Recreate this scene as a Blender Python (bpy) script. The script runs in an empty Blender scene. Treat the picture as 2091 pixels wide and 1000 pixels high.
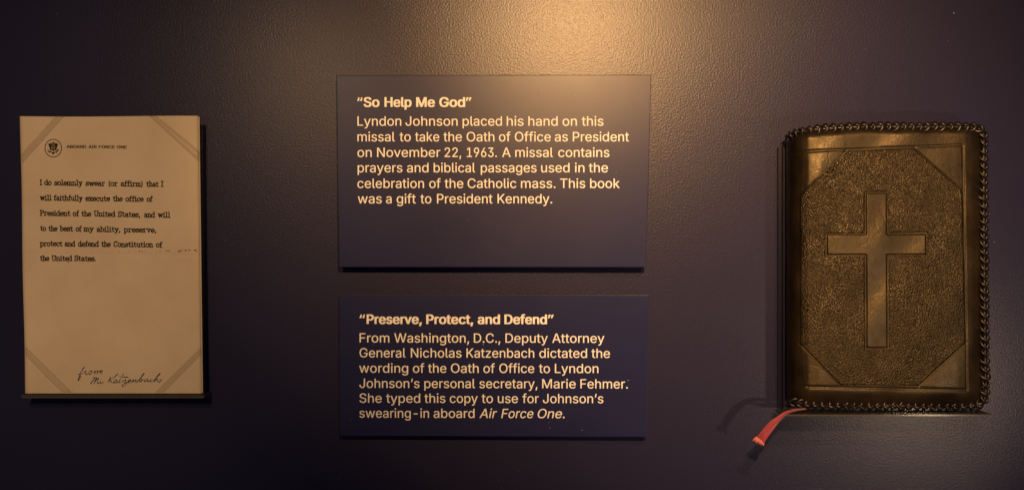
import bpy, bmesh, math, random
from mathutils import Vector, Matrix
from mathutils.geometry import delaunay_2d_cdt
import numpy as np
random.seed(7)

# ------------------------------------------------------------------ camera
# metres; the wall is the plane y = 0, the camera stands 1 m in front of it at -y; x right, z up
D = 1.0
PX = 1 / 3000.0
S = bpy.context.scene
C = S.collection
cam_d = bpy.data.cameras.new('camera')
cam = bpy.data.objects.new('camera', cam_d); C.objects.link(cam)
cam.location = (0, -D, 0); cam.rotation_euler = (math.pi / 2, 0, 0)
cam_d.sensor_width = 36; cam_d.lens = 36 * D / (2091 * PX)
cam_d.clip_start = 0.01; cam_d.clip_end = 50
S.camera = cam
S.view_settings.view_transform = 'Standard'; S.view_settings.look = 'None'
S.view_settings.exposure = 0; S.view_settings.gamma = 1
# ------------------------------------------------------------------ dim room and the gallery lamps
world = bpy.data.worlds.new("World"); S.world = world; world.use_nodes = True
bg = world.node_tree.nodes['Background']
bg.inputs[0].default_value = (0.38, 0.38, 0.52, 1); bg.inputs[1].default_value = 0.105

def spot(name, loc, aim, power, col, cone, blend, radius):
    l = bpy.data.lights.new(name, 'SPOT'); o = bpy.data.objects.new(name, l); C.objects.link(o)
    o.location = loc
    o.rotation_euler = (Vector(aim) - Vector(loc)).to_track_quat('-Z', 'Y').to_euler()
    l.energy = power; l.color = col; l.spot_size = math.radians(cone); l.spot_blend = blend
    l.shadow_soft_size = radius
    return o
WARM = (1.0, 0.535, 0.21)
spot('gallery_spotlight', (0.095, -1.30, 0.345), (0.115, 0, 0.10), 108, WARM, 31, 1.0, 0.012)
spot('letter_spotlight', (-0.205, -1.20, 0.30), (-0.32, 0, 0.01), 27, (1.0, 0.62, 0.31), 27, 1.0, 0.010)
spot('missal_spotlight', (0.25, -1.00, 0.45), (0.235, 0, -0.02), 17, (1.0, 0.62, 0.33), 24, 0.7, 0.010)
spot('side_spotlight', (0.50, -0.85, -0.17), (0.20, 0, -0.05), 7, (1.0, 0.70, 0.48), 29, 0.6, 0.010)

# ------------------------------------------------------------------ helpers
def W(px, py, d=0.0):
    """point at stand-off d (m) from the wall that stands where the photo shows (px, py)"""
    s = PX * (D - d) / D
    return Vector(((px - 1045.5) * s, -d, (500 - py) * s))

def link(o, parent=None):
    C.objects.link(o)
    if parent is not None:
        o.parent = parent
        o.matrix_parent_inverse = Matrix.Translation(-parent.location)
    return o
def mesh_obj(name, verts, faces, mat, parent=None, smooth=False, uvs=None):
    me = bpy.data.meshes.new(name)
    me.from_pydata([tuple(v) for v in verts], [], [tuple(f) for f in faces]); me.update()
    if smooth: me.polygons.foreach_set('use_smooth', [True] * len(me.polygons))
    if uvs is not None:
        ul = me.uv_layers.new(name='UVMap')
        for lp in me.loops: ul.data[lp.index].uv = uvs[lp.vertex_index]
    me.materials.append(mat)
    return link(bpy.data.objects.new(name, me), parent)
def bm_obj(name, bm, mat, parent=None, smooth=False):
    bmesh.ops.recalc_face_normals(bm, faces=bm.faces)
    me = bpy.data.meshes.new(name); bm.to_mesh(me); bm.free()
    if smooth: me.polygons.foreach_set('use_smooth', [True] * len(me.polygons))
    me.materials.append(mat)
    return link(bpy.data.objects.new(name, me), parent)
def thing(name, label, cat, loc, group=None):
    o = bpy.data.objects.new(name, None); C.objects.link(o)
    o.location = loc; o.empty_display_size = 0.02
    o['label'] = label; o['category'] = cat
    if group: o['group'] = group
    return o
def slab(name, corners_px, d_front, thick, mat, parent, bevel=0.0, seg=2):
    """a board whose front face has the given photo corners at stand-off d_front"""
    bm = bmesh.new()
    f = [W(x, y, d_front) for x, y in corners_px]
    a = [bm.verts.new(v) for v in f]
    b = [bm.verts.new(v + Vector((0, thick, 0))) for v in f]
    n = len(f)
    bm.faces.new(a); bm.faces.new(b[::-1])
    for i in range(n): bm.faces.new((a[i], b[i], b[(i + 1) % n], a[(i + 1) % n]))
    if bevel:
        bmesh.ops.bevel(bm, geom=list(bm.edges), offset=bevel, segments=seg, affect='EDGES', profile=0.6)
    return bm_obj(name, bm, mat, parent)
def box_bm(bm, x0, x1, y0, y1, z0, z1):
    v = [bm.verts.new((x, y, z)) for x in (x0, x1) for y in (y0, y1) for z in (z0, z1)]
    for q in ((0, 1, 3, 2), (4, 6, 7, 5), (0, 4, 5, 1), (2, 3, 7, 6), (0, 2, 6, 4), (1, 5, 7, 3)):
        bm.faces.new([v[i] for i in q])
def tube(path, radii, n=8, caps=True):
    """verts, faces of a tube through the points of path"""
    P = [Vector(p) for p in path]; vs = []; fs = []
    up = None
    for i, p in enumerate(P):
        t = (P[min(i + 1, len(P) - 1)] - P[max(i - 1, 0)]).normalized()
        if up is None:
            up = Vector((0, 0, 1)) if abs(t.z) < 0.8 else Vector((1, 0, 0))
        a = (up - t * up.dot(t)).normalized(); up = a
        b = t.cross(a)
        r = radii[i] if hasattr(radii, '__len__') else radii
        for k in range(n):
            th = 2 * math.pi * k / n
            vs.append(p + (a * math.cos(th) + b * math.sin(th)) * r)
    for i in range(len(P) - 1):
        for k in range(n):
            fs.append((i * n + k, i * n + (k + 1) % n, (i + 1) * n + (k + 1) % n, (i + 1) * n + k))
    if caps:
        fs.append(tuple(range(n))[::-1]); fs.append(tuple((len(P) - 1) * n + k for k in range(n)))
    return vs, fs
def smooth_path(P, k=5):
    """Catmull-Rom through tuples of any length"""
    P = [np.array(p, float) for p in P]; out = []
    for i in range(len(P) - 1):
        p0 = P[max(i - 1, 0)]; p1 = P[i]; p2 = P[i + 1]; p3 = P[min(i + 2, len(P) - 1)]
        for j in range(k):
            t = j / k
            out.append(0.5 * ((2 * p1) + (-p0 + p2) * t + (2 * p0 - 5 * p1 + 4 * p2 - p3) * t * t + (-p0 + 3 * p1 - 3 * p2 + p3) * t ** 3))
    out.append(P[-1]); return out

# ------------------------------------------------------------------ materials
def nt(name):
    m = bpy.data.materials.new(name); m.use_nodes = True
    return m, m.node_tree, m.node_tree.nodes['Principled BSDF']
def N(t, kind, **kw):
    n = t.nodes.new(kind)
    for k, v in kw.items():
        if k.startswith('i_'): n.inputs[int(k[2:]) if k[2:].isdigit() else k[2:].replace('_', ' ')].default_value = v
        else: setattr(n, k, v)
    return n
def noise(t, co, scale, detail=3, rough=0.5):
    n = N(t, 'ShaderNodeTexNoise'); n.inputs['Scale'].default_value = scale
    n.inputs['Detail'].default_value = detail; n.inputs['Roughness'].default_value = rough
    t.links.new(co, n.inputs['Vector']); return n.outputs['Fac']
def ramp(t, fac, stops):
    r = N(t, 'ShaderNodeValToRGB'); e = r.color_ramp.elements
    while len(e) < len(stops): e.new(0.5)
    for i, (p, c) in enumerate(stops):
        e[i].position = p; e[i].color = (c, c, c, 1) if not hasattr(c, '__len__') else (*c, 1)
    t.links.new(fac, r.inputs[0]); return r.outputs[0]
def mathn(t, op, a, b):
    m = N(t, 'ShaderNodeMath', operation=op)
    for i, v in enumerate((a, b)):
        if isinstance(v, (int, float)): m.inputs[i].default_value = v
        else: t.links.new(v, m.inputs[i])
    return m.outputs[0]
def geo(t): return N(t, 'ShaderNodeNewGeometry').outputs['Position']
def bump(t, bs, h, strength, dist):
    b = N(t, 'ShaderNodeBump'); b.inputs['Strength'].default_value = strength; b.inputs['Distance'].default_value = dist
    t.links.new(h, b.inputs['Height']); t.links.new(b.outputs[0], bs.inputs['Normal'])
def mix(t, fac, a, b):
    m = N(t, 'ShaderNodeMix', data_type='RGBA')
    t.links.new(fac, m.inputs[0]); m.inputs[6].default_value = (*a, 1); m.inputs[7].default_value = (*b, 1)
    return m.outputs[2]

def wall_mat():
    m, t, b = nt('navy_wall_paint'); co = geo(t)
    f1 = noise(t, co, 820, 2, 0.5); f2 = noise(t, co, 1700, 2, 0.5)
    h = mathn(t, 'ADD', mathn(t, 'MULTIPLY', f1, 0.7), mathn(t, 'MULTIPLY', f2, 0.3))
    bump(t, b, h, 0.8, 0.000125)
    big = noise(t, co, 9, 3)
    c = mix(t, big, (0.016, 0.0165, 0.046), (0.019, 0.0190, 0.053))
    t.links.new(c, b.inputs['Base Color'])
    b.inputs['Roughness'].default_value = 0.25
    b.inputs['Specular IOR Level'].default_value = 0.145
    return m
def panel_mat():
    m, t, b = nt('satin_navy_print'); co = geo(t)
    bump(t, b, noise(t, co, 2600, 2, 0.6), 0.35, 0.00004)
    c = mix(t, noise(t, co, 14, 3), (0.013, 0.0165, 0.064), (0.016, 0.0195, 0.073))
    t.links.new(c, b.inputs['Base Color'])
    t.links.new(ramp(t, noise(t, co, 25, 3), [(0.3, 0.25), (0.7, 0.27)]), b.inputs['Roughness'])
    b.inputs['Specular IOR Level'].default_value = 0.13
    return m
def simple(name, col, rough=0.5, spec=0.5, bumps=None, var=0.0, vscale=60):
    m, t, b = nt(name)
    b.inputs['Base Color'].default_value = (*col, 1); b.inputs['Roughness'].default_value = rough
    b.inputs['Specular IOR Level'].default_value = spec
    if var:
        c = mix(t, noise(t, geo(t), vscale, 4), tuple(x * (1 - var) for x in col), tuple(min(1, x * (1 + var)) for x in col))
        t.links.new(c, b.inputs['Base Color'])
    if bumps: bump(t, b, noise(t, geo(t), bumps[0], 3), bumps[1], bumps[2])
    return m
def paper_mat():
    m, t, b = nt('aged_cream_paper'); co = geo(t)
    c = mix(t, ramp(t, noise(t, co, 28, 5, 0.6), [(0.3, 0), (0.7, 1)]), (0.61, 0.49, 0.33), (0.69, 0.57, 0.40))
    t.links.new(c, b.inputs['Base Color']); b.inputs['Roughness'].default_value = 0.75
    b.inputs['Specular IOR Level'].default_value = 0.25
    h = mathn(t, 'ADD', noise(t, co, 1500, 3), mathn(t, 'MULTIPLY', noise(t, co, 45, 2), 6.0))
    bump(t, b, h, 0.30, 0.00015)
    return m
def leather_mat(grained):
    m, t, b = nt('grained_leather' if grained else 'smooth_leather'); co = geo(t)
    wear = noise(t, co, 40, 5, 0.65)
    c = mix(t, ramp(t, wear, [(0.35, 0), (0.68, 1)]), (0.007, 0.005, 0.003), (0.022, 0.015, 0.007))
    t.links.new(c, b.inputs['Base Color'])
    b.inputs['Specular IOR Level'].default_value = 0.40 if grained else 0.38
    b.inputs['Specular Tint'].default_value = (1, 0.84, 0.55, 1)
    if grained:
        # pebbles stretched along directions that drift over the hide
        w = N(t, 'ShaderNodeTexNoise'); w.inputs['Scale'].default_value = 55; w.inputs['Detail'].default_value = 2
        t.links.new(co, w.inputs['Vector'])
        wm = N(t, 'ShaderNodeVectorMath', operation='MULTIPLY_ADD')
        t.links.new(w.outputs['Color'], wm.inputs[0]); wm.inputs[1].default_value = (0.006, 0.006, 0.006)
        t.links.new(co, wm.inputs[2])
        v = N(t, 'ShaderNodeTexVoronoi', feature='SMOOTH_F1'); v.inputs['Scale'].default_value = 1180
        v.inputs['Smoothness'].default_value = 0.35
        t.links.new(wm.outputs[0], v.inputs['Vector'])
        h = mathn(t, 'ADD', mathn(t, 'MULTIPLY', v.outputs['Distance'], -1.0), mathn(t, 'MULTIPLY', noise(t, co, 900, 2), 0.35))
        bump(t, b, h, 0.95, 0.00042)
        t.links.new(ramp(t, noise(t, co, 34, 4, 0.6), [(0.33, 0.29), (0.66, 0.50)]), b.inputs['Roughness'])
        dk = mix(t, ramp(t, v.outputs['Distance'], [(0.25, 0), (0.8, 1)]), (0.8, 0.8, 0.8), (0.25, 0.22, 0.18))
        mm = N(t, 'ShaderNodeMix', data_type='RGBA', blend_type='MULTIPLY'); mm.inputs[0].default_value = 1
        t.links.new(c, mm.inputs[6]); t.links.new(dk, mm.inputs[7]); t.links.new(mm.outputs[2], b.inputs['Base Color'])
    else:
        h = mathn(t, 'ADD', mathn(t, 'MULTIPLY', noise(t, co, 1700, 3), 0.4), mathn(t, 'MULTIPLY', noise(t, co, 130, 4, 0.6), 1.0))
        # creases and rubs of use
        def crease(scale, width):
            f = noise(t, co, scale, 3, 0.55)
            return ramp(t, mathn(t, 'ABSOLUTE', mathn(t, 'SUBTRACT', f, 0.5), 0), [(0.0, 1), (width, 0)])
        cr = mathn(t, 'ADD', crease(24, 0.012), mathn(t, 'MULTIPLY', crease(60, 0.02), 0.6))
        h = mathn(t, 'SUBTRACT', h, mathn(t, 'MULTIPLY', cr, 0.18))
        bump(t, b, h, 0.45, 0.0005)
        t.links.new(ramp(t, noise(t, co, 70, 5, 0.7), [(0.3, 0.28), (0.72, 0.52)]), b.inputs['Roughness'])
    return m
def clear_mat(name, tint, alpha, rough=0.08):
    m, t, b = nt(name)
    b.inputs['Base Color'].default_value = (*tint, 1); b.inputs['Roughness'].default_value = rough
    b.inputs['Alpha'].default_value = alpha; b.inputs['Specular IOR Level'].default_value = 0.6
    return m
def acrylic_mat(name='clear_acrylic', haze=0.0):
    m = bpy.data.materials.new(name); m.use_nodes = True; t = m.node_tree
    t.nodes.remove(t.nodes['Principled BSDF'])
    out = t.nodes['Material Output']
    tr = N(t, 'ShaderNodeBsdfTransparent'); tr.inputs[0].default_value = (0.90, 0.90, 0.89, 1)
    gl = N(t, 'ShaderNodeBsdfGlossy'); gl.inputs['Roughness'].default_value = 0.10; gl.inputs[0].default_value = (0.55, 0.54, 0.52, 1)
    fr = N(t, 'ShaderNodeFresnel'); fr.inputs[0].default_value = 1.45
    mx = N(t, 'ShaderNodeMixShader'); t.links.new(fr.outputs[0], mx.inputs[0])
    t.links.new(tr.outputs[0], mx.inputs[1]); t.links.new(gl.outputs[0], mx.inputs[2])
    # pale diffuse share imitating the lit glow of shelves and cut edges
    df = N(t, 'ShaderNodeBsdfDiffuse'); df.inputs[0].default_value = (0.62, 0.58, 0.50, 1)
    hz = N(t, 'ShaderNodeMixShader'); hz.inputs[0].default_value = haze
    t.links.new(mx.outputs[0], hz.inputs[1]); t.links.new(df.outputs[0], hz.inputs[2])
    t.links.new(hz.outputs[0], out.inputs[0])
    return m
def ribbon_mat():
    m, t, b = nt('red_grosgrain')
    uv = N(t, 'ShaderNodeUVMap').outputs[0]
    sep = N(t, 'ShaderNodeSeparateXYZ'); t.links.new(uv, sep.inputs[0])
    a = mathn(t, 'SINE', mathn(t, 'MULTIPLY', sep.outputs[0], 2 * math.pi * 7), 0)
    c = mathn(t, 'SINE', mathn(t, 'ADD', mathn(t, 'MULTIPLY', sep.outputs[1], 2 * math.pi * 46), mathn(t, 'MULTIPLY', a, 0.8)), 0)
    p = mathn(t, 'MULTIPLY', mathn(t, 'ADD', a, 1.0), mathn(t, 'ADD', c, 1.0))
    p = mathn(t, 'MULTIPLY', p, 0.25)
    col = mix(t, p, (0.18, 0.006, 0.026), (0.64, 0.14, 0.17))  # pink highlights on the raised threads are painted into the colour
    t.links.new(col, b.inputs['Base Color']); bump(t, b, p, 0.6, 0.0003)
    b.inputs['Roughness'].default_value = 0.36; b.inputs['Sheen Weight'].default_value = 0.3
    return m

M = dict(wall=wall_mat(), panel=panel_mat(), paper=paper_mat(),
         edge=simple('panel_core', (0.10, 0.09, 0.11), 0.35, 0.5),
         rim=simple('sheen_board_edge', (0.075, 0.072, 0.10), 0.35, 0.5),  # paler than the board: the sheen along its edges is put into the colour
         lint=simple('grey_lint', (0.42, 0.40, 0.38), 0.8, 0.2),
         cream=simple('cream_lettering', (0.82, 0.84, 0.80), 0.55, 0.4, (1500, 0.15, 0.0001), 0.04),
         ink=simple('typewriter_ink', (0.012, 0.008, 0.006), 0.7, 0.15),
         brown=simple('letterhead_ink', (0.030, 0.015, 0.008), 0.7, 0.2),
         blue=simple('blue_black_pen_ink', (0.010, 0.020, 0.055), 0.6, 0.3),
         stain=simple('brown_stain', (0.13, 0.065, 0.028), 0.8, 0.1),
         page=simple('second_page_paper', (0.66, 0.54, 0.34), 0.7, 0.3, (400, 0.2, 0.0002), 0.06),
         leather=leather_mat(False), grain=leather_mat(True),
         lace=simple('dark_leather_lace', (0.009, 0.006, 0.005), 0.36, 0.5, (900, 0.3, 0.0004), 0.3, 300),
         gilt=simple('dull_page_edges', (0.16, 0.11, 0.05), 0.5, 0.5, (2400, 0.5, 0.0002), 0.1),
         strap=clear_mat('clear_polyester_strap', (0.30, 0.20, 0.09), 0.095, 0.25),
         acrylic=acrylic_mat(), cut=acrylic_mat('lit_haze_edge', 0.09), ledge=acrylic_mat('lit_haze_acrylic', 0.03), ribbon=ribbon_mat(),
         fray=simple('frayed_red_thread', (0.62, 0.18, 0.17), 0.5, 0.4, None, 0.25, 500))

# ------------------------------------------------------------------ the wall
bm = bmesh.new(); box_bm(bm, -2.2, 2.2, 0.0, 0.05, -1.4, 1.4)
wall = bm_obj('wall', bm, M['wall']); wall['kind'] = 'structure'

def cut_edges(o, axis):
    """narrow cut faces get a paler haze, bright edge light put into their colour"""
    o.data.materials.append(M['cut'])
    for p in o.data.polygons:
        if abs(p.normal[axis]) < 0.9: p.material_index = 1
    return o
# ------------------------------------------------------------------ lettering
# the sans face comes with Blender itself; its built-in face stands in if it is missing
import os
SANS = None
try:
    SANS = bpy.data.fonts.load(os.path.join(bpy.utils.system_resource('DATAFILES'), 'fonts', 'Inter.woff2'))
except Exception:
    pass
_words = {}
def word_mesh(word, bold=0.0, shear=0.0):
    key = (word, shear)
    if key in _words: return _words[key]
    cu = bpy.data.curves.new('word', 'FONT'); cu.body = word; cu.size = 1
    if SANS is not None: cu.font = SANS
    cu.shear = shear; cu.resolution_u = 4; cu.fill_mode = 'NONE'
    o = bpy.data.objects.new('word', cu); C.objects.link(o)
    o.data.fill_mode = 'NONE'
    dg = bpy.context.evaluated_depsgraph_get()
    me = bpy.data.meshes.new_from_object(o.evaluated_get(dg))
    P = np.array([(p.co.x, p.co.y) for p in me.vertices]); E = [tuple(e.vertices) for e in me.edges]
    bpy.data.objects.remove(o); bpy.data.curves.remove(cu); bpy.data.meshes.remove(me)
    # outlines may cross one another: triangulate everything, keep what winds round at least once
    cv, ce, cf = delaunay_2d_cdt([Vector(p) for p in P], E, [], 0, 1e-6)[:3]
    A = np.array([P[e[0]] for e in E]); B = np.array([P[e[1]] for e in E])
    v = [(p.x, p.y) for p in cv]; f = []
    for t in cf:
        c = np.mean([v[i] for i in t], axis=0) + 1.3e-5
        up = (A[:, 1] <= c[1]) & (B[:, 1] > c[1]); dn = (A[:, 1] > c[1]) & (B[:, 1] <= c[1])
        side = (B[:, 0] - A[:, 0]) * (c[1] - A[:, 1]) - (c[0] - A[:, 0]) * (B[:, 1] - A[:, 1])
        if int((up & (side > 0)).sum()) - int((dn & (side < 0)).sum()) != 0: f.append(tuple(t))
    _words[key] = (v, f); return _words[key]
H_CAP = max(v[1] for v in word_mesh('H')[0])

def line_obj(name, words, base0, base1, cap, plane, mat, parent, bold=0.0, xr=(0, 2091)):
    """words: (text, x0, x1[, shear]) in photo pixels, base0..base1 the baseline at xr; printed flat on the plane"""
    vs, fs = [], []
    for w in words:
        if w[0] in ('\u201c', '\u201d'):
            x0, x1 = w[1], w[2]; g = (x1 - x0)
            top = cap; bot = cap * 0.62
            for k in (0, 1):
                a = x0 + k * g * 0.50
                if w[0] == '\u201c': q = [(a + g * .22, top), (a + g * .42, top), (a + g * .34, bot), (a, bot)]
                else: q = [(a + g * .12, top), (a + g * .50, top), (a + g * .20, bot), (a, bot)]
                n = len(vs)
                for x, h in q:
                    yb = base0 + (base1 - base0) * (x - xr[0]) / (xr[1] - xr[0])
                    vs.append(plane(x, yb - h))
                fs.append((n, n + 3, n + 2, n + 1))
            continue
        v, f = word_mesh(w[0], bold, w[3] if len(w) > 3 else 0.0)
        mn = min(p[0] for p in v); mx = max(p[0] for p in v)
        sx = (w[2] - w[1]) / (mx - mn); sy = cap / (H_CAP)
        # heavier weights: the same flat outline printed again a hair to each side
        k = bold * sy
        offs = [(0, 0)] if not bold else ([(-k, 0), (k, 0)] if bold < 0.015 else [(-k, -k * .35), (-k, k * .35), (k, -k * .35), (k, k * .35), (0, -k * .35), (0, k * .35)])
        for q, (ox, oy) in enumerate(offs):
            n = len(vs)
            for x, y in v:
                X = w[1] + k + (x - mn) * (sx - 2 * k / (mx - mn)) + ox
                yb = base0 + (base1 - base0) * (X - xr[0]) / (xr[1] - xr[0])
                p = plane(X, yb - y * sy + oy); p.y -= q * 1e-5; vs.append(p)
            fs += [tuple(i + n for i in p) for p in f]
    return mesh_obj(name, vs, fs, mat, parent)

def stroke_verts(vs, fs, pts, width, plane, zoff, taper=None):
    """flat pen stroke through pts (photo pixels)"""
    # a sharp turn ends one stroke and starts the next
    for i in range(1, len(pts) - 1):
        a = Vector(pts[i][:2]) - Vector(pts[i - 1][:2]); b_ = Vector(pts[i + 1][:2]) - Vector(pts[i][:2])
        if a.length > 1e-6 and b_.length > 1e-6 and a.angle(b_) > math.radians(50):
            stroke_verts(vs, fs, pts[:i + 1], width, plane, zoff)
            stroke_verts(vs, fs, pts[i:], width, plane, zoff + 7e-7)
            return
    P = [Vector(p[:2]) for p in pts]; n = len(vs)
    for i, p in enumerate(P):
        t = P[min(i + 1, len(P) - 1)] - P[max(i - 1, 0)]
        if t.length < 1e-6: t = Vector((1, 0))
        t.normalize(); q = Vector((-t.y, t.x)); w = width
        if len(pts[i]) > 2: w *= pts[i][2]
        if 0 < i < len(P) - 1:
            a = (P[i] - P[i - 1]).normalized(); b_ = (P[i + 1] - P[i]).normalized()
            w *= 1 / max(0.6, abs(math.cos(a.angle(b_, 0) / 2)))
        e = Vector((0, 0))
        if i == 0: e = -t * width * 0.35
        if i == len(P) - 1: e = t * width * 0.35
        for sgn in (-1, 1):
            c = p + e + q * (w / 2 * sgn)
            v = plane(c.x, c.y); v.y -= zoff; vs.append(v)
    for i in range(len(P) - 1):
        a = n + 2 * i; fs.append((a, a + 2, a + 3, a + 1))

# ------------------------------------------------------------------ caption panels
def caption_panel(corners, d, label, lines):
    cx = sum(c[0] for c in corners) / 4; cy = max(c[1] for c in corners)
    t = thing('caption_panel', label, 'sign', W(cx, cy, 0), 'caption panels on the wall')
    bd = slab('board', corners, d, 0.003, M['panel'], t, bevel=0.0004)
    bd.data.materials.append(M['rim'])
    for p in bd.data.polygons:
        if abs(p.normal.y) < 0.9: p.material_index = 1
    # the block that holds the board off the wall, set in from its edges
    x0 = min(c[0] for c in corners) + 6; x1 = max(c[0] for c in corners) - 10
    y0 = min(c[1] for c in corners) + 30; y1 = cy - 14
    slab('mounting_block', [(x0 + 30, y0), (x1 - 30, y0), (x1 - 30, y1), (x0 + 30, y1)], d - 0.0031, d - 0.0033, M['edge'], t)
    pl = lambda x, y: W(x, y, d + 0.00006)
    for i, (ws, b0, b1, cap, bold, xr) in enumerate(lines):
        line_obj('heading' if i == 0 else 'text_line', ws, b0, b1, cap, pl, M['cream'], t, bold, xr)
    return t
LQ, RQ, AP = '\u201c', '\u201d', '\u2019'
R1 = (730, 1284); CAP = 19.2; REG = 0.003; BOLD = 0.026
l1 = [
 ([(LQ, 729.2, 741), ('So', 742.5, 775), ('Help', 785.1, 840.5), ('Me', 849.8, 888.1), ('God', 897, 949.9), (RQ, 951.5, 963)], 218.3, 218.3, 19.2, BOLD, R1),
 ([('Lyndon', 729.8, 819.4), ('Johnson', 828, 934.5), ('placed', 944.6, 1025), ('his', 1034.8, 1069), ('hand', 1079, 1138.7), ('on', 1148.7, 1178), ('this', 1187.9, 1232.2)], 256.9, 256.9, CAP, REG, R1),
 ([('missal', 729.8, 806.3), ('to', 815.9, 838.8), ('take', 847.5, 897), ('the', 905.5, 943.2), ('Oath', 952.8, 1009.6), ('of', 1018.9, 1042.6), ('Office', 1051.3, 1124.7), ('as', 1132.9, 1159.6), ('President', 1169.7, 1284.3)], 288.8, 288.8, CAP, REG, R1),
 ([('on', 729.8, 759), ('November', 770, 899.1), ('22,', 907.8, 941.8), ('1963.', 953.4, 1014.5), ('A', 1025.2, 1042.9), ('missal', 1052.2, 1129.1), ('contains', 1139.8, 1244.3)], 320.7, 320.7, CAP, REG, R1),
 ([('prayers', 730.3, 821.7), ('and', 831, 875), ('biblical', 885.5, 970.2), ('passages', 981.8, 1095.7), ('used', 1105, 1163), ('in', 1174, 1193.5), ('the', 1202.2, 1241.4)], 351.9, 351.9, CAP, REG, R1),
 ([('celebration', 729.8, 865.8), ('of', 876.5, 900), ('the', 907.8, 946.1), ('Catholic', 954.8, 1054.3), ('mass.', 1063.8, 1134.3), ('This', 1143.6, 1195), ('book', 1205, 1265.4)], 383.9, 383.9, CAP, REG, R1),
 ([('was', 730.6, 779.6), ('a', 788.3, 799.6), ('gift', 810, 849), ('to', 858.5, 880.8), ('President', 892.4, 1005.8), ('Kennedy.', 1016, 1127.6)], 415.2, 415.2, CAP, REG, R1)]
caption_panel([(687, 154), (1330, 153), (1319.5, 545.5), (692, 545)], 0.0150,
              'larger dark caption panel headed So Help Me God, above the other caption panel', l1)
R2 = (734, 1282)
l2 = [
 ([(LQ, 733.9, 746), ('Preserve,', 748.6, 861.4), ('Protect,', 870.4, 966.4), ('and', 975.4, 1021), ('Defend', 1030, 1117), (RQ, 1119, 1131)], 660.5, 661.2, 18.8, BOLD, R2),
 ([('From', 734.2, 795.1), ('Washington,', 805, 958), ('D.C.,', 967.6, 1021.6), ('Deputy', 1032.1, 1118.5), ('Attorney', 1127.6, 1234.1)], 698.6, 699.6, 18.8, REG, R2),
 ([('General', 734.2, 828.1), ('Nicholas', 838.9, 942.4), ('Katzenbach', 952.6, 1090.9), ('dictated', 1101.4, 1198.7), ('the', 1207.7, 1245.5)], 729, 730.2, 18.8, REG, R2),
 ([('wording', 733.5, 833.5), ('of', 843.1, 866.5), ('the', 874, 911.5), ('Oath', 920.8, 977.5), ('of', 987.1, 1010.5), ('Office', 1019.5, 1090.9), ('to', 1100.5, 1123), ('Lyndon', 1133, 1222)], 760.1, 761.2, 18.8, REG, R2),
 ([('Johnson' + AP + 's', 733.9, 856.6), ('personal', 866.5, 970), ('secretary,', 979, 1097.5), ('Marie', 1107.1, 1175.6), ('Fehmer.', 1185.2, 1282.1)], 791.1, 792.5, 18.8, REG, R2),
 ([('She', 733.9, 779.5), ('typed', 788.5, 858), ('this', 866.5, 909.4), ('copy', 918.4, 975.4), ('to', 983.5, 1006.6), ('use', 1016.5, 1057.6), ('for', 1066.6, 1100), ('Johnson' + AP + 's', 1108.6, 1232)], 821.4, 822.6, 18.8, REG, R2),
 ([('swearing-in', 733.9, 876), ('aboard', 885.4, 969), ('Air', 979, 1015, 0.2), ('Force', 1023.4, 1089.1, 0.2), ('One.', 1098, 1153, 0.2)], 851.9, 853.3, 18.8, REG, R2)]
caption_panel([(692, 602), (1325, 602), (1321, 891.5), (693.5, 889)], 0.0115,
              'smaller dark caption panel headed Preserve, Protect, and Defend, under the larger caption panel', l2)

def dust(n, x0, x1, y0, y1, d, parent):
    vs, fs = [], []
    for k in range(n):
        x, y, r = random.uniform(x0, x1), random.uniform(y0, y1), random.choice([.35, .45, .6, .9])
        a0 = random.uniform(0, 6); m = len(vs)
        for j in range(5):
            a = a0 + j * 2 * math.pi / 5; q = r * random.uniform(.6, 1.3)
            vs.append(W(x + q * math.cos(a), y + q * math.sin(a), d + 0.00008))
        fs.append(tuple(range(m, m + 5))[::-1])
    o = mesh_obj('dust', vs, fs, M['lint'], parent); o['kind'] = 'stuff'
dust(16, 700, 1310, 165, 540, 0.0150, bpy.data.objects['caption_panel'])
dust(16, 700, 1310, 610, 885, 0.0115, bpy.data.objects['caption_panel.001'])
dust(46, 10, 2080, 10, 990, 0.0, wall)
# ------------------------------------------------------------------ the typed letter and its mount
DL = 0.021
def sheet_d(px, py):
    """stand-off of the sheet: a fold at mid-height, a slight belly"""
    fold = 517 + (px - 50) * 0.008
    r = abs(py - fold) / 290.0
    return DL - 0.00022 * math.exp(-((py - fold) / 2.0) ** 2) + 0.0016 * min(1, r) ** 0.8 + 0.0006 * math.sin(px * 0.009) + 0.0002 * math.sin(py * 0.02 + px * 0.01)
lx0 = lambda py: 41 + 10.5 * (py - 238) / 566 + 0.6 * math.sin(py * 0.02)
lx1 = lambda py: 404 + 7 * (py - 238) / 566
mount = thing('letter_mount', 'clear acrylic mount with straps across the corners of the typed letter', 'mount', W(230, 812, 0))
letter = thing('typed_letter', 'aged cream sheet with typed oath and blue handwriting, strapped to the clear mount', 'letter', W(230, 803, DL))
nx, ny = 50, 260
def paper_grid(name, xa, xb, y0, y1, off, mat, parent, thick=0.00025):
    vs, fs = [], []
    for j in range(ny + 1):
        for i in range(nx + 1):
            py0 = y0 + (y1 - y0) * j / ny
            px = xa(py0) + (xb(py0) - xa(py0)) * i / nx
            # the top edge waves a little
            py = py0 + (0.9 * math.sin(i / nx * 5.2) - 0.5) * (1 - j / ny)
            vs.append(W(px, py, sheet_d(px, py) + off))
    n = nx + 1
    for j in range(ny):
        for i in range(nx): fs.append((j * n + i, (j + 1) * n + i, (j + 1) * n + i + 1, j * n + i + 1))
    o = mesh_obj(name, vs, fs, mat, parent, smooth=True)
    md = o.modifiers.new('thickness', 'SOLIDIFY'); md.thickness = thick; md.offset = -1
    return o
paper_grid('front_page', lx0, lx1, 238, 803, 0, M['paper'], letter)
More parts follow.
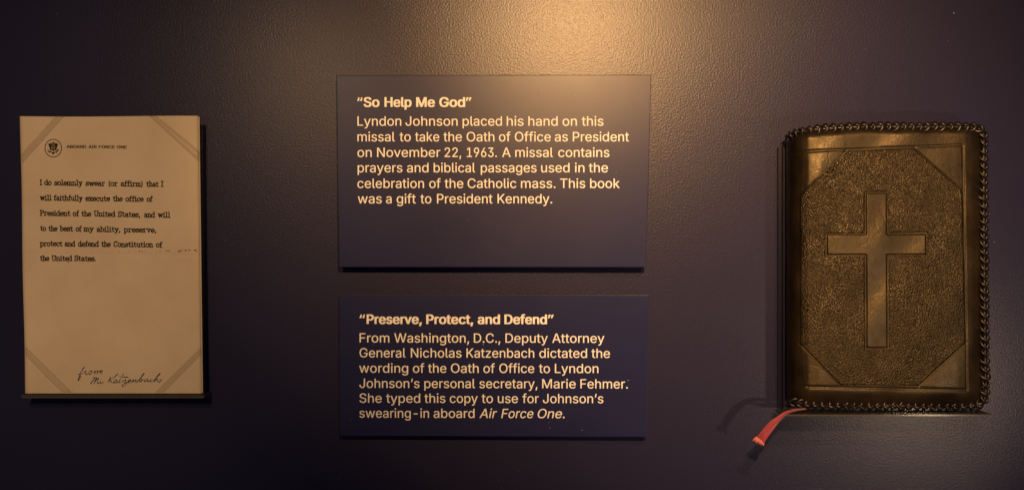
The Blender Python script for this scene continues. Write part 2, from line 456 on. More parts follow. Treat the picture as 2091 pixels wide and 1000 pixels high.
paper_grid('back_page', lambda y: lx0(y) + 6, lambda y: lx1(y) + 3.4, 240, 802, -0.0011, M['page'], letter)
LP = lambda x, y: W(x, y, sheet_d(x, y) + 0.00005)

def mapL(X, Y): return 20 + X / 3.124, 220 + Y / 3.124
# letterhead
wds = [('ABOARD', 362, 488), ('AIR', 502, 555), ('FORCE', 567, 670), ('ONE', 682, 747)]
line_obj('letterhead', [(w, 20 + a / 3.124, 20 + b / 3.124) for w, a, b in wds], 302.2, 303.2, 5.7, LP, M['brown'], letter, 0.040, (135, 260))
# round seal: beaded ring and a spread eagle with shield
vs, fs = [], []
cxs, cys, rs = 108.8, 302.8, 17.0
ring = [(cxs + rs * math.cos(a) * 0.99, cys + (rs + .9) * math.sin(a)) for a in [2 * math.pi * k / 48 for k in range(49)]]
stroke_verts(vs, fs, ring, 1.5, LP, 0)
for k in range(60):
    a = 2 * math.pi * k / 60; c, s_ = math.cos(a), math.sin(a)
    stroke_verts(vs, fs, [(cxs + (rs - .2) * c, cys + (rs + .7) * s_), (cxs + (rs + .9) * c, cys + (rs + 1.9) * s_)], 0.6, LP, 0.00001)
def mapS(X, Y): return 60 + X / 9.505, 260 + Y / 9.505
def fillpoly(pts, z):
    n = len(vs)
    for X, Y in pts:
        v = LP(*mapS(X, Y)); v.y -= z; vs.append(v)
    fs.append(tuple(range(n, n + len(pts)))[::-1])
for k, wing in enumerate((-1, 1)):
    for q in range(6):   # wing feathers
        a = [(462 + wing * (24 + 4 * q), 300 + q * 5), (462 + wing * (104 - q * 8), 325 + q * 22), (462 + wing * (70 - q * 6), 352 + q * 20), (462 + wing * 20, 318 + q * 20)]
        fillpoly(a if wing > 0 else a[::-1], 0.00002 + q * 2e-6)
fillpoly([(415, 345), (462, 335), (508, 345), (505, 420), (462, 470), (420, 420)], 0.00004)
fillpoly([(440, 295), (470, 282), (492, 300), (478, 332), (450, 332)], 0.00005)
fillpoly([(440, 480), (485, 480), (492, 505), (462, 528), (432, 505)], 0.00004)
for br in ([(360, 425), (366, 465), (392, 485), (430, 478)], [(572, 428), (545, 465), (520, 500)], [(545, 430), (520, 470), (490, 480)], [(375, 470), (400, 462), (420, 470)]):
    stroke_verts(vs, fs, [mapS(*p) for p in br], 1.5, LP, 0.00005)
sl = mesh_obj('seal', vs, fs, M['brown'], letter)
# highlights of the shield left as paper: small bars
vs, fs = [], []
for q in range(4):
    stroke_verts(vs, fs, [mapS(428 + 22 * q, 388), mapS(430 + 20 * q, 425)], 0.55, LP, 0.00007)
stroke_verts(vs, fs, [mapS(425, 318 + 0), mapS(500, 312)], 0.5, LP, 0.00007)
stroke_verts(vs, fs, [mapS(420, 370), mapS(505, 368)], 0.5, LP, 0.00007)
mesh_obj('seal_highlight', vs, fs, M['page'], letter)

# typewriter face: strokes on a 10-unit x-height cell, slab serifs
def arc(cx, cy, rx, ry, a0, a1, n=10):
    return [(cx + rx * math.cos(math.radians(a0 + (a1 - a0) * k / n)), cy + ry * math.sin(math.radians(a0 + (a1 - a0) * k / n))) for k in range(n + 1)]
O_ = arc(5, 5, 4, 5, 90, 450, 16)
G = {
 'I': (8, [[(4, 0), (4, 15)], [(1.3, 0), (6.7, 0)], [(1.3, 15), (6.7, 15)]]),
 'P': (11, [[(2.5, 0), (2.5, 15)], [(0.5, 0), (5.3, 0)], [(0.5, 15), (6, 15)] + arc(6.2, 11.3, 3.6, 3.7, 90, -90) + [(2.5, 7.6)]]),
 'U': (12.5, [[(2.5, 15), (2.5, 5)] + arc(6.2, 4.5, 3.7, 4.5, 180, 360) + [(9.9, 15)], [(0.3, 15), (4.6, 15)], [(7.8, 15), (12, 15)]]),
 'S': (10.5, [arc(5.2, 11.2, 3.7, 3.7, 25, 270, 12) + arc(5.2, 3.8, 4, 3.7, 90, -155, 12), [(9.3, 15), (9.3, 11.3)], [(1, 0), (1, 3.8)]]),
 'C': (11.5, [arc(6, 7.5, 4.8, 7.5, 48, 318, 16), [(9.8, 15.2), (9.8, 10.8)]]),
 'a': (10, [arc(4.4, 7, 3, 3, 150, 0) + [(7.4, 1.2), (8, 0.1), (9.8, 0.1)], arc(4.4, 2.7, 3.2, 2.7, 80, 320)]),
 'b': (10.5, [[(0.4, 15), (2.2, 15), (2.2, 0)], arc(5.6, 5, 3.7, 5, 160, -160, 14)]),
 'c': (9.2, [arc(5, 5, 4, 5, 50, 315, 14), [(8.1, 9.6), (8.1, 6.6)]]),
 'd': (10.5, [[(6.3, 15), (8, 15), (8, 0), (10, 0)], arc(4.5, 5, 3.7, 5, 20, 340, 14)]),
 'e': (9.5, [[(1.3, 5.2), (8.8, 5.2)] + arc(5, 5, 4, 5, 5, 315, 16)]),
 'f': (8, [[(3.4, 0), (3.4, 12)] + arc(6, 12, 2.6, 3, 180, 50), [(1.2, 0), (6.2, 0)], [(1.2, 9.5), (6.6, 9.5)]]),
 'h': (11, [[(0.4, 15), (2.4, 15), (2.4, 0)], arc(5.5, 6.4, 3, 3.4, 160, 0) + [(8.5, 0)], [(0.4, 0), (4.3, 0)], [(6.8, 0), (10.4, 0)]]),
 'i': (6.6, [[(0.9, 9.6), (3.2, 9.6), (3.2, 0)], [(0.7, 0), (5.9, 0)], [(3.1, 13), (3.1, 14.4)]]),
 'l': (6.6, [[(0.9, 15), (3.2, 15), (3.2, 0)], [(0.7, 0), (5.9, 0)]]),
 'm': (14.5, [[(0.4, 9.6), (2.2, 9.6), (2.2, 0)], arc(4.7, 7, 2.4, 2.8, 160, 0) + [(7.1, 0)], arc(9.6, 7, 2.4, 2.8, 160, 0) + [(12, 0)], [(0.4, 0), (3.8, 0)], [(5.8, 0), (8.5, 0)], [(10.6, 0), (13.8, 0)]]),
 'n': (11, [[(0.4, 9.6), (2.4, 9.6), (2.4, 0)], arc(5.5, 6.4, 3, 3.4, 160, 0) + [(8.5, 0)], [(0.4, 0), (4.3, 0)], [(6.8, 0), (10.4, 0)]]),
 'o': (10, [O_]),
 'p': (10.5, [[(0.4, 9.6), (2.2, 9.6), (2.2, -4.6)], [(0.4, -4.6), (4.4, -4.6)], arc(5.6, 5, 3.7, 5, 160, -160, 14)]),
 'r': (9, [[(0.6, 9.6), (2.9, 9.6), (2.9, 0)], [(0.7, 0), (5.6, 0)], arc(6, 6.8, 3, 3, 165, 40)]),
 's': (9, [arc(4.6, 7.4, 3, 2.4, 30, 270, 10) + arc(4.6, 2.5, 3.3, 2.5, 90, -150, 10), [(7.8, 9.8), (7.8, 7.6)], [(1.1, 0), (1.1, 2.4)]]),
 't': (8.3, [[(3.3, 13.4), (3.3, 2.6)] + arc(5.5, 2.6, 2.2, 2.5, 180, 330), [(0.9, 9.6), (6.8, 9.6)]]),
 'u': (11, [[(0.4, 9.6), (2.4, 9.6), (2.4, 3.4)] + arc(5.3, 3.4, 2.9, 3.4, 180, 340), [(6.6, 9.6), (8.5, 9.6), (8.5, 0), (10.4, 0)]]),
 'v': (10.4, [[(2, 9.6), (5.2, 0), (8.4, 9.6)], [(0.3, 9.6), (4, 9.6)], [(6.4, 9.6), (10, 9.6)]]),
 'w': (13.6, [[(1.9, 9.6), (4.2, 0), (6.8, 9), (9.4, 0), (11.7, 9.6)], [(0.2, 9.6), (3.8, 9.6)], [(9.8, 9.6), (13.3, 9.6)]]),
 'x': (10.4, [[(1.8, 9.6), (8.6, 0)], [(8.6, 9.6), (1.8, 0)], [(0.3, 9.6), (3.8, 9.6)], [(6.6, 9.6), (10, 9.6)], [(0.3, 0), (3.8, 0)], [(6.6, 0), (10, 0)]]),
 'y': (10.4, [[(2, 9.6), (5.3, 0.4)], [(8.6, 9.6), (4.2, -3.6), (2.6, -4.7), (1.2, -4.2)], [(0.3, 9.6), (4, 9.6)], [(6.6, 9.6), (10, 9.6)]]),
 '(': (6, [arc(7.5, 6, 5, 10, 125, 235)]), ')': (6, [arc(-1.5, 6, 5, 10, 55, -55)]),
 '.': (5, [[(2.4, 0.0), (2.4, 1.5)]]), ',': (5, [[(2.8, 1.6), (2.8, 0), (1.6, -2.8)]]),
}
def typed_line(words, b0, b1):
    vs, fs = [], []; z = 0.0
    for w, a, b in words:
        adv = [G[c][0] for c in w]; tot = sum(adv)
        x0, x1 = 20 + a / 3.124, 20 + b / 3.124
        sx = (x1 - x0) / tot; sy = 0.68; X = x0
        for c, ad in zip(w, adv):
            jy = random.uniform(-.25, .25)
            for st in G[c][1]:
                pts = []
                for gx, gy in st:
                    px = X + gx * sx
                    base = 220 + (b0 + (b1 - b0) * (px - 81) / 265) / 3.124
                    pts.append((px, base + jy - gy * sy))
                stroke_verts(vs, fs, pts, 2.15 if c not in '.,' else 2.3, LP, z); z = (z + 1.5e-6) % 4e-5
            X += ad * sx
    return mesh_obj('text_line', vs, fs, M['ink'], letter)
typed_line([('I', 191, 206), ('do', 221, 266), ('solemnly', 283, 463), ('swear', 483, 608), ('(or', 627, 688), ('affirm)', 707, 850), ('that', 871, 949), ('I', 963, 981)], 492, 503)
typed_line([('will', 193, 267), ('faithfully', 280, 463), ('execute', 482, 639), ('the', 658, 719), ('office', 738, 853), ('of', 873, 911)], 589, 599)
typed_line([('President', 193, 387), ('of', 402, 441), ('the', 457, 519), ('United', 537, 673), ('States,', 690, 834), ('and', 857, 926), ('will', 945, 1024)], 686, 699)
typed_line([('to', 195, 231), ('the', 247, 303), ('best', 320, 403), ('of', 420, 458), ('my', 471, 534), ('ability,', 553, 706), ('preserve,', 728, 937)], 783, 796)
typed_line([('protect', 193, 336), ('and', 350, 417), ('defend', 435, 568), ('the', 584, 643), ('Constitution', 662, 914), ('of', 932, 973)], 880, 889)
typed_line([('the', 193, 251), ('United', 268, 398), ('States.', 412, 552)], 974, 979)
vs, fs = [], []   # a slipped type mark under United
stroke_verts(vs, fs, [(140.3, 533.5), (139.5, 536.5)], 1.2, LP, 0); mesh_obj('ink_mark', vs, fs, M['ink'], letter)

# handwriting, traced stroke by stroke with the pen's width (8.71 photo-zoom units per pixel)
def mapH(X, Y): return 120 + X / 8.7125, 720 + Y / 8.7125
HW = [
 [(455, 250), (430, 285), (395, 340), (372, 400), (352, 460), (342, 490), (352, 492), (372, 455), (382, 410), (372, 385), (360, 382)],
 [(352, 385), (395, 372), (430, 362), (455, 345), (480, 322), (486, 330), (478, 360), (482, 380), (505, 378), (530, 355)],
 [(575, 322), (550, 330), (535, 355), (545, 378), (570, 372), (590, 348), (588, 325), (572, 322), (600, 340), (625, 335), (645, 322), (640, 350), (632, 378)],
 [(636, 365), (665, 330), (690, 318), (688, 340), (680, 372), (700, 340), (735, 318), (742, 325), (732, 360), (752, 335), (772, 312), (770, 335), (762, 368)],
 [(605, 440), (625, 432), (632, 445), (610, 490), (590, 525), (568, 548), (600, 500), (640, 450), (662, 435), (668, 448), (645, 500), (622, 552), (660, 490), (700, 452), (712, 458), (695, 500), (690, 538), (715, 540), (745, 515)],
 [(738, 500), (745, 512), (738, 532), (755, 542), (772, 535), (790, 520)],
 [(925, 425), (905, 470), (880, 515), (872, 525)],
 [(1050, 372), (1010, 410), (950, 455), (905, 478), (925, 500), (940, 525), (960, 532), (985, 515)],
 [(1030, 480), (1000, 480), (975, 505), (978, 528), (1005, 525), (1030, 495), (1038, 482), (1030, 515), (1042, 532), (1065, 515)],
 [(1152, 372), (1120, 425), (1085, 485), (1068, 520), (1085, 530), (1120, 510), (1150, 490)],
 [(1078, 418), (1120, 425), (1180, 430), (1232, 432)],
 [(1150, 490), (1180, 478), (1195, 488), (1180, 515), (1165, 528), (1195, 535), (1200, 550), (1175, 580), (1145, 592), (1128, 580), (1150, 555), (1190, 535), (1225, 520)],
 [(1225, 520), (1265, 500), (1285, 480), (1272, 470), (1245, 490), (1235, 515), (1255, 530), (1290, 515), (1315, 490)],
 [(1325, 478), (1332, 495), (1315, 525), (1340, 500), (1370, 480), (1375, 495), (1365, 522), (1390, 515), (1430, 480)],
 [(1430, 480), (1480, 420), (1520, 372), (1512, 368), (1485, 400), (1450, 460), (1435, 500), (1450, 512), (1475, 495), (1478, 470), (1462, 468), (1490, 478), (1520, 478)],
 [(1585, 470), (1550, 468), (1525, 488), (1530, 508), (1560, 500), (1585, 475), (1582, 500), (1600, 508), (1630, 490)],
 [(1672, 475), (1650, 472), (1628, 490), (1635, 510), (1665, 508), (1700, 480)],
 [(1700, 480), (1745, 430), (1795, 375), (1805, 362), (1790, 365), (1750, 420), (1710, 480), (1690, 515), (1720, 485), (1755, 470), (1765, 480), (1755, 512), (1785, 515), (1815, 495), (1828, 475), (1815, 470)],
]
vs, fs = [], []
for k, st in enumerate(HW):
    sm = smooth_path([mapH(*p) for p in st], 4); n = len(sm)
    pts = [(p[0], p[1], 0.8 + 0.35 * math.sin(i * 0.45 + k)) for i, p in enumerate(sm)]
    stroke_verts(vs, fs, pts, 1.75, LP, k * 2e-6)
mesh_obj('handwriting', vs, fs, M['blue'], letter)

# brown stains above the fold
vs, fs = [], []
spots = [(243, 513, 1.6, .9), (259, 513.3, 1, .7), (264, 513.3, 1.4, .8), (277, 513, 1, .7), (285, 512.6, 2, 1), (290, 513, 2.6, .9), (296, 512.4, 1.5, .8),
         (318, 513, 1, .6), (327, 512.6, 2, .8), (340, 512, 2.4, 1), (345, 512, 3, .9), (366, 512.5, 3.2, 2), (371, 510.5, 2, 1.1), (379, 511, 3.4, 1.3), (387, 510.5, 3.6, 1.2), (398, 510.4, 3.2, 1.2), (401, 512.5, 2.6, .9)]
for k, (x, y, a, b) in enumerate(spots):
    n = len(vs)
    for j in range(9):
        th = 2 * math.pi * j / 9; r = random.uniform(.6, 1.1)
        v = LP(x + a * r * math.cos(th), y + b * r * math.sin(th)); v.y -= k * 1e-6; vs.append(v)
    fs.append(tuple(range(n, n + 9))[::-1])
for k in range(14):   # tiny specks along the foot of the sheet
    x = random.uniform(150, 405); y = random.choice([random.uniform(795, 801), random.uniform(540, 795)]) ; n = len(vs); r = random.uniform(.3, .6)
    for j in range(6):
        th = 2 * math.pi * j / 6; vs.append(LP(x + r * math.cos(th), y + r * math.sin(th)))
    fs.append(tuple(range(n, n + 6))[::-1])
st = mesh_obj('stain', vs, fs, M['stain'], letter); st['kind'] = 'stuff'

# clear straps across the corners
def strap(a0, a1, b0, b1):
    """band between lines a0-a1 and b0-b1; its ends wrap round the edge of the sheet"""
    vs, fs = [], []; n = 16
    for i in range(n + 1):
        t = i / n
        for j, q in enumerate((0, 0.5, 1)):
            p = [(a0[k] * (1 - q) + b0[k] * q) * (1 - t) + (a1[k] * (1 - q) + b1[k] * q) * t for k in (0, 1)]
            vs.append(W(p[0], p[1], sheet_d(*p) + 0.00022 + 0.0003 * math.sin(math.pi * t)))
    for i in range(n):
        for j in range(2): fs.append((i * 3 + j, i * 3 + j + 1, i * 3 + j + 4, i * 3 + j + 3))
    o = mesh_obj('strap', vs, fs, M['strap'], mount, smooth=True)
    md = o.modifiers.new('thickness', 'SOLIDIFY'); md.thickness = 0.00012
strap((113, 237.5), (44.0, 314), (132, 237.5), (45.0, 334.5))
strap((303, 236.5), (407.5, 332), (319.3, 236.5), (408, 309))
strap((52.2, 706.5), (147.7, 801), (52.2, 726), (127, 801))
strap((316, 801), (411, 707), (335, 801), (411, 724))
# mount: back plate, standing off the wall, and the little shelf under the sheet
cut_edges(slab('back_plate', [(46, 243), (411.5, 243), (416.5, 808), (55, 808)], DL - 0.002, 0.003, M['acrylic'], mount, bevel=0.0002), 1)
slab('spacer', [(140, 360), (330, 360), (330, 700), (140, 700)], DL - 0.0052, DL - 0.0054, M['edge'], mount)
bm = bmesh.new()
zt = W(0, 804.5, DL + .004).z
xl, xr_ = W(44, 0, DL + .004).x, W(417, 0, DL + .004).x
box_bm(bm, xl, xr_, -(DL + 0.0045), -0.0002, zt - 0.0026, zt - 0.0002)
bmesh.ops.bevel(bm, geom=list(bm.edges), offset=0.0003, segments=2, affect='EDGES')
cut_edges(bm_obj('shelf', bm, M['ledge'], mount), 2)

# ------------------------------------------------------------------ the missal
def interp(x, pts):
    return float(np.interp(x, [p[0] for p in pts], [p[1] for p in pts]))
XP = [(1606, .009), (1608, .0135), (1612, .0185), (1618, .0235), (1626, .0282), (1636, .0315), (1650, .0338), (1675, .0352), (1720, .036), (1955, .036), (1972, .0356), (1986, .0346), (1996, .0331), (2003, .0312), (2007, .0285)]
TOPP = [(1606, 287), (1612, 280), (1625, 273), (1650, 268), (1700, 264), (1760, 261), (2007, 260)]
BOTP = [(1606, 820), (1615, 823), (1640, 826), (1700, 828), (2007, 832)]
_xs = np.arange(1606, 2008, 0.5); _ds = np.interp(_xs, [p[0] for p in XP], [p[1] for p in XP])
_pad = np.concatenate([2 * _ds[0] - _ds[1:13][::-1], _ds, 2 * _ds[-1] - _ds[-13:-1][::-1]])
_ds = np.convolve(_pad, np.hanning(27)[1:-1] / np.hanning(27).sum(), 'valid')
def base_d(px, py):
    d = float(np.interp(px, _xs, _ds))
    a = py - interp(px, TOPP); b = interp(px, BOTP) - py
    d -= 0.0034 * max(0, 1 - a / 17) ** 2.2
    d -= 0.0058 * max(0, 1 - b / 34) ** 2.0
    d += 0.00025 * math.sin(px * 0.021 + 1) * math.sin(py * 0.013) + 0.00012 * math.sin(px * 0.06) * math.sin(py * 0.045 + px * .02)
    d += 0.00055 * math.sin(px * 0.031 + 0.6) * math.sin(py * 0.021 + 1.1) + 0.0003 * math.sin(px * 0.052 + py * 0.043)
    return d
def seg_dist(p, a, b):
    ax, ay = a; bx, by = b; dx, dy = bx - ax, by - ay
    t = max(0, min(1, ((p[0] - ax) * dx + (p[1] - ay) * dy) / (dx * dx + dy * dy)))
    return math.hypot(p[0] - ax - t * dx, p[1] - ay - t * dy)
TOOL = [((1612, 313), (1660, 308)), ((1660, 308), (1866, 301)), ((1800, 302), (1966, 296)), ((1966, 296), (1970, 540)), ((1970, 540), (1974, 795)),
        ((1648, 789.5), (1974, 795.5)), ((1729, 306), (1632, 398)), ((1866, 301), (1967, 390)), ((1974, 698), (1875, 789)), ((1632, 700), (1718, 788))]
CROSS = [(1767.5, 393), (1811, 393), (1812, 477), (1892, 476), (1892.5, 519.5), (1813, 520), (1813.5, 711), (1768.5, 711), (1768, 521.5), (1687, 522), (1687, 479), (1767.5, 478)]
OCT = [(1730, 308.5), (1866, 303.5), (1965.5, 390), (1972, 697.5), (1875, 787.5), (1718, 786.5), (1633, 701), (1632, 399)]
def groove(p):
    g = 0
    for a, b in TOOL:
        q = seg_dist(p, a, b)
        if q < 7: g = max(g, math.exp(-(q / 1.5) ** 2))
    return g
missal = thing('missal', 'worn dark leather missal with embossed cross and laced edges, on the clear book cradle', 'book', W(1810, 835, 0.02))
NX, NY = 190, 270
vs, fs = [], []
us = [1606 + (2007 - 1606) * (i / NX) for i in range(NX + 1)]
us[0:0] = []
for j in range(NY + 1):
    for px in us:
        t = j / NY
        # rows crowd towards the rounded top and foot
        py = interp(px, TOPP) * (1 - t) + interp(px, BOTP) * t
        d = base_d(px, py)
        if px > 1700 or py < 340 or py > 650 or px < 1760:
            d -= 0.0009 * groove((px, py))
        vs.append(W(px, py, d))
n = NX + 1
for j in range(NY):
    for i in range(NX): fs.append((j * n + i, (j + 1) * n + i, (j + 1) * n + i + 1, j * n + i + 1))
o = mesh_obj('front_cover', vs, fs, M['leather'], missal, smooth=True)
md = o.modifiers.new('thickness', 'SOLIDIFY'); md.thickness = 0.0018; md.offset = -1

def poly_x(poly, y):
    xs = []
    for i in range(len(poly)):
        (x0, y0), (x1, y1) = poly[i], poly[(i + 1) % len(poly)]
        if (y0 - y) * (y1 - y) <= 0 and y0 != y1: xs.append(x0 + (x1 - x0) * (y - y0) / (y1 - y0))
    return (min(xs), max(xs)) if xs else (poly[0][0], poly[0][0])
def relief(name, poly, h, mat, step, parent, edge=2.2, dip=None):
    """a raised skin over the cover inside a convex outline, its rim pressed down"""
    y0 = min(p[1] for p in poly); y1 = max(p[1] for p in poly)
    rows = max(6, int((y1 - y0) / step)); cols = max(6, int((max(p[0] for p in poly) - min(p[0] for p in poly)) / step))
    vs, fs = [], []
    for j in range(rows + 1):
        py = y0 + (y1 - y0) * j / rows
        a, b = poly_x(poly, min(max(py, y0 + 1e-3), y1 - 1e-3))
        for i in range(cols + 1):
            px = a + (b - a) * i / cols
            q = min(seg_dist((px, py), poly[k], poly[(k + 1) % len(poly)]) for k in range(len(poly)))
            s = min(1, q / edge); s = s * s * (3 - 2 * s)
            hh = -0.0004 + (h + 0.0004) * s
            if dip:
                c = min(seg_dist((px, py), dip[k], dip[(k + 1) % len(dip)]) for k in range(len(dip)))
                hh -= 0.0007 * math.exp(-(c / 2.6) ** 2)
            vs.append(W(px, py, base_d(px, py) + hh))
    n = cols + 1
    for j in range(rows):
        for i in range(cols): fs.append((j * n + i, (j + 1) * n + i, (j + 1) * n + i + 1, j * n + i + 1))
    return mesh_obj(name, vs, fs, mat, parent, smooth=True)
relief('grained_panel', OCT, 0.00055, M['grain'], 2.0, missal, 1.7, dip=CROSS)
relief('corner_panel', [(1637, 311.5), (1728, 308), (1633, 397)], 0.0002, M['leather'], 1.6, missal, 1.3)
relief('corner_panel', [(1868, 302.5), (1964.5, 298.5), (1966, 388)], 0.0002, M['leather'], 1.6, missal, 1.3)
relief('corner_panel', [(1633.5, 703.5), (1716, 787), (1640, 787)], 0.0002, M['leather'], 1.6, missal, 1.3)
relief('corner_panel', [(1972.5, 700), (1972.5, 793.5), (1877, 789.5)], 0.0002, M['leather'], 1.6, missal, 1.3)
# cross: raised skin with rounded shoulders, on one grid so that it follows the sway of the cover
gx = np.concatenate([np.linspace(1687, 1767.6, 50), np.linspace(1767.6, 1812.2, 30)[1:], np.linspace(1812.2, 1892.3, 50)[1:]])
gy = np.concatenate([np.linspace(393, 477.5, 52), np.linspace(477.5, 520.8, 30)[1:], np.linspace(520.8, 711, 110)[1:]])
vs, fs, vid = [], [], {}
def cross_v(i, j):
    if (i, j) not in vid:
        px, py = gx[i], gy[j]
        q = min(abs(px - 1767.6) if not 477.4 < py < 520.9 else 9, abs(px - 1812.2) if not 477.4 < py < 520.9 else 9,
                abs(py - 393), abs(py - 711), abs(px - 1687), abs(px - 1892.3),
                abs(py - 477.5) if not 1767.5 < px < 1812.3 else 9, abs(py - 520.8) if not 1767.5 < px < 1812.3 else 9)
        q = min([q] + [math.hypot(px - a, py - b_) for a in (1767.6, 1812.2) for b_ in (477.5, 520.8)])
        sm_ = min(1, q / 3.4); hh = -0.0007 + 0.0021 * (1 - (1 - sm_) ** 2.2)
        px2 = px + 1.0 * (py - 393) / 318; py2 = py - 1.0 * (px - 1687) / 205
        vid[(i, j)] = len(vs); vs.append(W(px2, py2 + .7, base_d(px2, py2) + hh))
    return vid[(i, j)]
for j in range(len(gy) - 1):
    for i in range(len(gx) - 1):
        mx_, my_ = (gx[i] + gx[i + 1]) / 2, (gy[j] + gy[j + 1]) / 2
        if 1767.6 < mx_ < 1812.2 or 477.5 < my_ < 520.8:
            fs.append((cross_v(i, j), cross_v(i, j + 1), cross_v(i + 1, j + 1), cross_v(i + 1, j)))
mesh_obj('cross', vs, fs, M['leather'], missal, smooth=True)
# back cover, page block
slab('back_cover', [(1613, 285), (1985, 270), (1985, 818), (1613, 815)], 0.0105, 0.0026, M['leather'], missal, bevel=0.0008)
slab('page_block', [(1640, 290), (1990, 283), (1990, 808), (1640, 808)], 0.0292, 0.0185, M['gilt'], missal, bevel=0.0012)

# laced edge: one twisted loop, copied along the edge
def loop_mesh():
    r = 0.00092; V, F = [], []
    A = smooth_path([(-.0026, -.0031, -.0002), (-.0010, -.0030, .0012), (.0006, -.0012, .0022), (.0012, .0009, .0019), (.0005, .0025, .0004), (-.0008, .0024, -.0020)], 3)
    B = smooth_path([(.0030, -.0008, .0002), (.0017, .0002, .0016), (-.0001, .0014, .0023), (-.0017, .0016, .0012), (-.0025, .0010, -.0006)], 3)
    for P, rr in ((A, r), (B, r * .92)):
        n = len(V); v, f = tube([(p[0], -p[2], p[1]) for p in P], rr, 8); V += v; F += [tuple(i + n for i in q) for q in f]
    me = bpy.data.meshes.new('lace_loop'); me.from_pydata([tuple(v) for v in V], [], F)
    me.polygons.foreach_set('use_smooth', [True] * len(me.polygons)); me.materials.append(M['lace']); return me
LM = loop_mesh()
EDGE = [(1611, 282, .0165), (1619, 275, .023), (1634, 269, .029), (1660, 265, .0322), (1700, 262, .0335), (1760, 259, .034), (1860, 259, .034), (1960, 259, .034), (1993, 260, .033), (2005, 266, .032), (2009, 278, .0318),
        (2009, 320, .0318), (2009, 420, .0318), (2010, 540, .0318), (2011, 700, .0318), (2013, 790, .0318), (2012, 812, .0315), (2006, 823, .031), (1990, 828, .0305), (1940, 828, .030), (1850, 828, .030), (1740, 827, .030), (1670, 825, .029), (1634, 823, .027), (1618, 821, .0235)]
pp = [W(*p) for p in EDGE]
ln = [0]
for a, b in zip(pp, pp[1:]): ln.append(ln[-1] + (b - a).length)
nl = int(ln[-1] / 0.0051)
v, f = tube([p.copy() + Vector((0, .0006, 0)) for p in [pp[0]] + pp], 0.0014, 8)
mesh_obj('lace_core', v[8:], [tuple(i - 8 for i in q) for q in f if min(q) >= 8], M['lace'], missal, smooth=True)
def along(s):
    i = max(0, min(len(pp) - 2, int(np.searchsorted(ln, s)) - 1)); t = (s - ln[i]) / (ln[i + 1] - ln[i])
    return pp[i].lerp(pp[i + 1], t)
first = None
for k in range(nl + 1):
    s = ln[-1] * k / nl; p = along(s)
    tan = (along(min(ln[-1], s + .003)) - along(max(0, s - .003))).normalized()
    f = Vector((0, -1, 0)); nrm = f.cross(tan).normalized()      # outward for a clockwise walk
    if nrm.dot(p - W(1810, 545, .03)) < 0: nrm = -nrm
    fr = tan.cross(nrm)
    if fr.y > 0: fr = -fr
    if first is None:
        o = bpy.data.objects.new('lace_loop', LM); first = o
    else: o = first.copy()
    C.objects.link(o); o.parent = missal
    j = random.uniform(.9, 1.12)
    rot = Matrix((tan * j, -fr * 0.8, nrm * j * 0.95)).transposed().to_4x4()
    rot = rot @ Matrix.Rotation(random.uniform(-.3, .3), 4, 'Y') @ Matrix.Rotation(random.uniform(-.2, .2), 4, 'X')
    o.matrix_parent_inverse = Matrix.Translation(-missal.location)
    o.matrix_basis = Matrix.Translation(p + Vector((random.uniform(-1, 1), 0, random.uniform(-1, 1))) * .00015) @ rot
# bookmark ribbon hanging out of the foot of the book
RB = [(1648, 834, .026, 3), (1634, 835.5, .034, 4), (1618, 838, .041, 6), (1603, 844, .0445, 8), (1592, 853, .0455, 10), (1582, 861, .0455, 14), (1570, 874, .045, 17), (1560, 887, .044, 18), (1552, 898, .0425, 19.5)]
sm = smooth_path(RB, 5); vs, fs, uvs = [], [], []
m = 8; Ltot = len(sm) - 1
for i, p in enumerate(sm):
    q0 = sm[max(0, i - 1)]; q1 = sm[min(Ltot, i + 1)]
    t = Vector((q1[0] - q0[0], q1[1] - q0[1])).normalized(); nn = Vector((-t.y, t.x))
    for k in range(m + 1):
        u = k / m - .5
        curl = 0.0006 * math.cos(u * math.pi) + 0.0030 * u * math.sin(i * .11) + 0.00035 * math.sin(u * 11 + i * .05) + 0.0004 * math.sin(i * .55) * (.5 - abs(u))
        vs.append(W(p[0] + nn.x * p[3] * u, p[1] + nn.y * p[3] * u, p[2] + curl)); uvs.append((k / m, i / Ltot))
for i in range(Ltot):
    for k in range(m): a = i * (m + 1) + k; fs.append((a, a + 1, a + m + 2, a + m + 1))
rb = mesh_obj('bookmark_ribbon', vs, fs, M['ribbon'], missal, smooth=True, uvs=uvs)
md = rb.modifiers.new('thickness', 'SOLIDIFY'); md.thickness = 0.00008
V, F = [], []
end = sm[-1]; q0 = sm[-2]
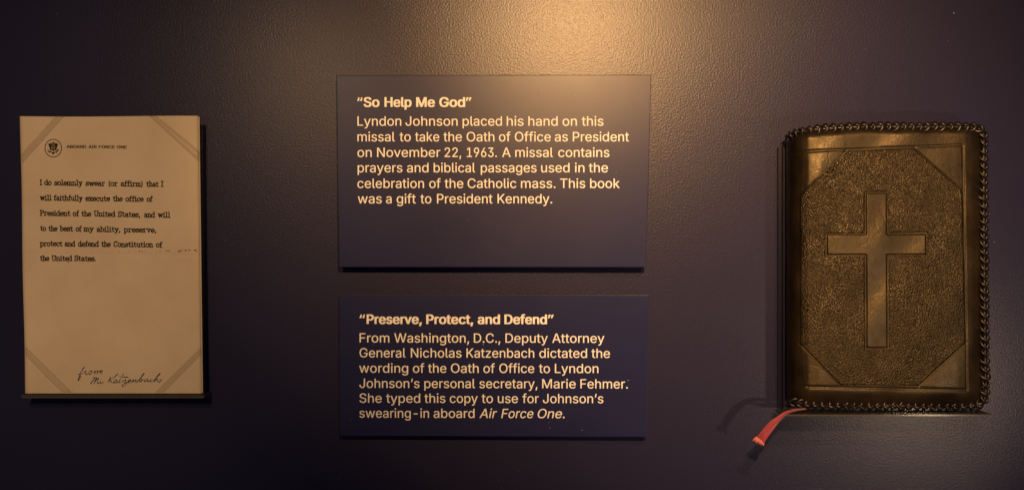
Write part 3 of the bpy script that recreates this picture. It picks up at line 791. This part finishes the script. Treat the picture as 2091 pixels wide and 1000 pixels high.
t = Vector((end[0] - q0[0], end[1] - q0[1])).normalized(); nn = Vector((-t.y, t.x))
for k in range(34):
    u = (k + random.random()) / 34 - .5
    sx, sy = end[0] + nn.x * end[3] * u, end[1] + nn.y * end[3] * u
    L = 11 - 5 * (u + .5) + random.uniform(-1.8, 1.8) if nn.y > 0 else 6 + 5 * (u + .5) + random.uniform(-1.8, 1.8)
    d0 = end[2] + 0.0016 * math.cos(u * math.pi)
    path = []
    for j in range(5):
        s = j / 4
        path.append(W(sx + t.x * L * (s - .15) + nn.x * u * 7 * s + random.uniform(-.4, .4), sy + t.y * L * (s - .15) + nn.y * u * 7 * s + random.uniform(-.4, .4), d0 + .0008 * math.sin(k * 1.7) * s))
    v, f = tube(path, [.00028, .00027, .00024, .0002, .0001], 5); n = len(V); V += v; F += [tuple(i + n for i in q) for q in f]
fr = mesh_obj('fringe', V, F, M['fray'], rb, smooth=True)
fr.matrix_parent_inverse = Matrix.Identity(4)
fr['kind'] = 'stuff'

# ------------------------------------------------------------------ the clear cradle under the missal
cradle = thing('book_cradle', 'clear acrylic cradle on the wall holding up the leather missal', 'stand', W(1810, 840, 0))
slab('back_plate', [(1597, 289), (1992, 289), (1996, 838), (1597, 838)], 0.0072, 0.0032, M['acrylic'], cradle, bevel=0.0003)
bm = bmesh.new()
x0 = W(1598, 0, .044).x; x1 = W(2028, 0, .044).x; zt = W(0, 845.5, .044).z
box_bm(bm, x0, x1, -0.044, -0.0115, zt - 0.0011, zt)
bmesh.ops.bevel(bm, geom=list(bm.edges), offset=0.0003, segments=2, affect='EDGES')
cut_edges(bm_obj('shelf', bm, M['ledge'], cradle), 2)
# narrow side lip along the left of the plate
bm = bmesh.new()
xa = W(1597, 0, .022).x
box_bm(bm, xa, xa + 0.0010, -0.021, -0.0075, zt + 0.0002, W(0, 290, .021).z)
bmesh.ops.bevel(bm, geom=list(bm.edges), offset=0.0005, segments=2, affect='EDGES')
bm_obj('side_lip', bm, M['acrylic'], cradle)
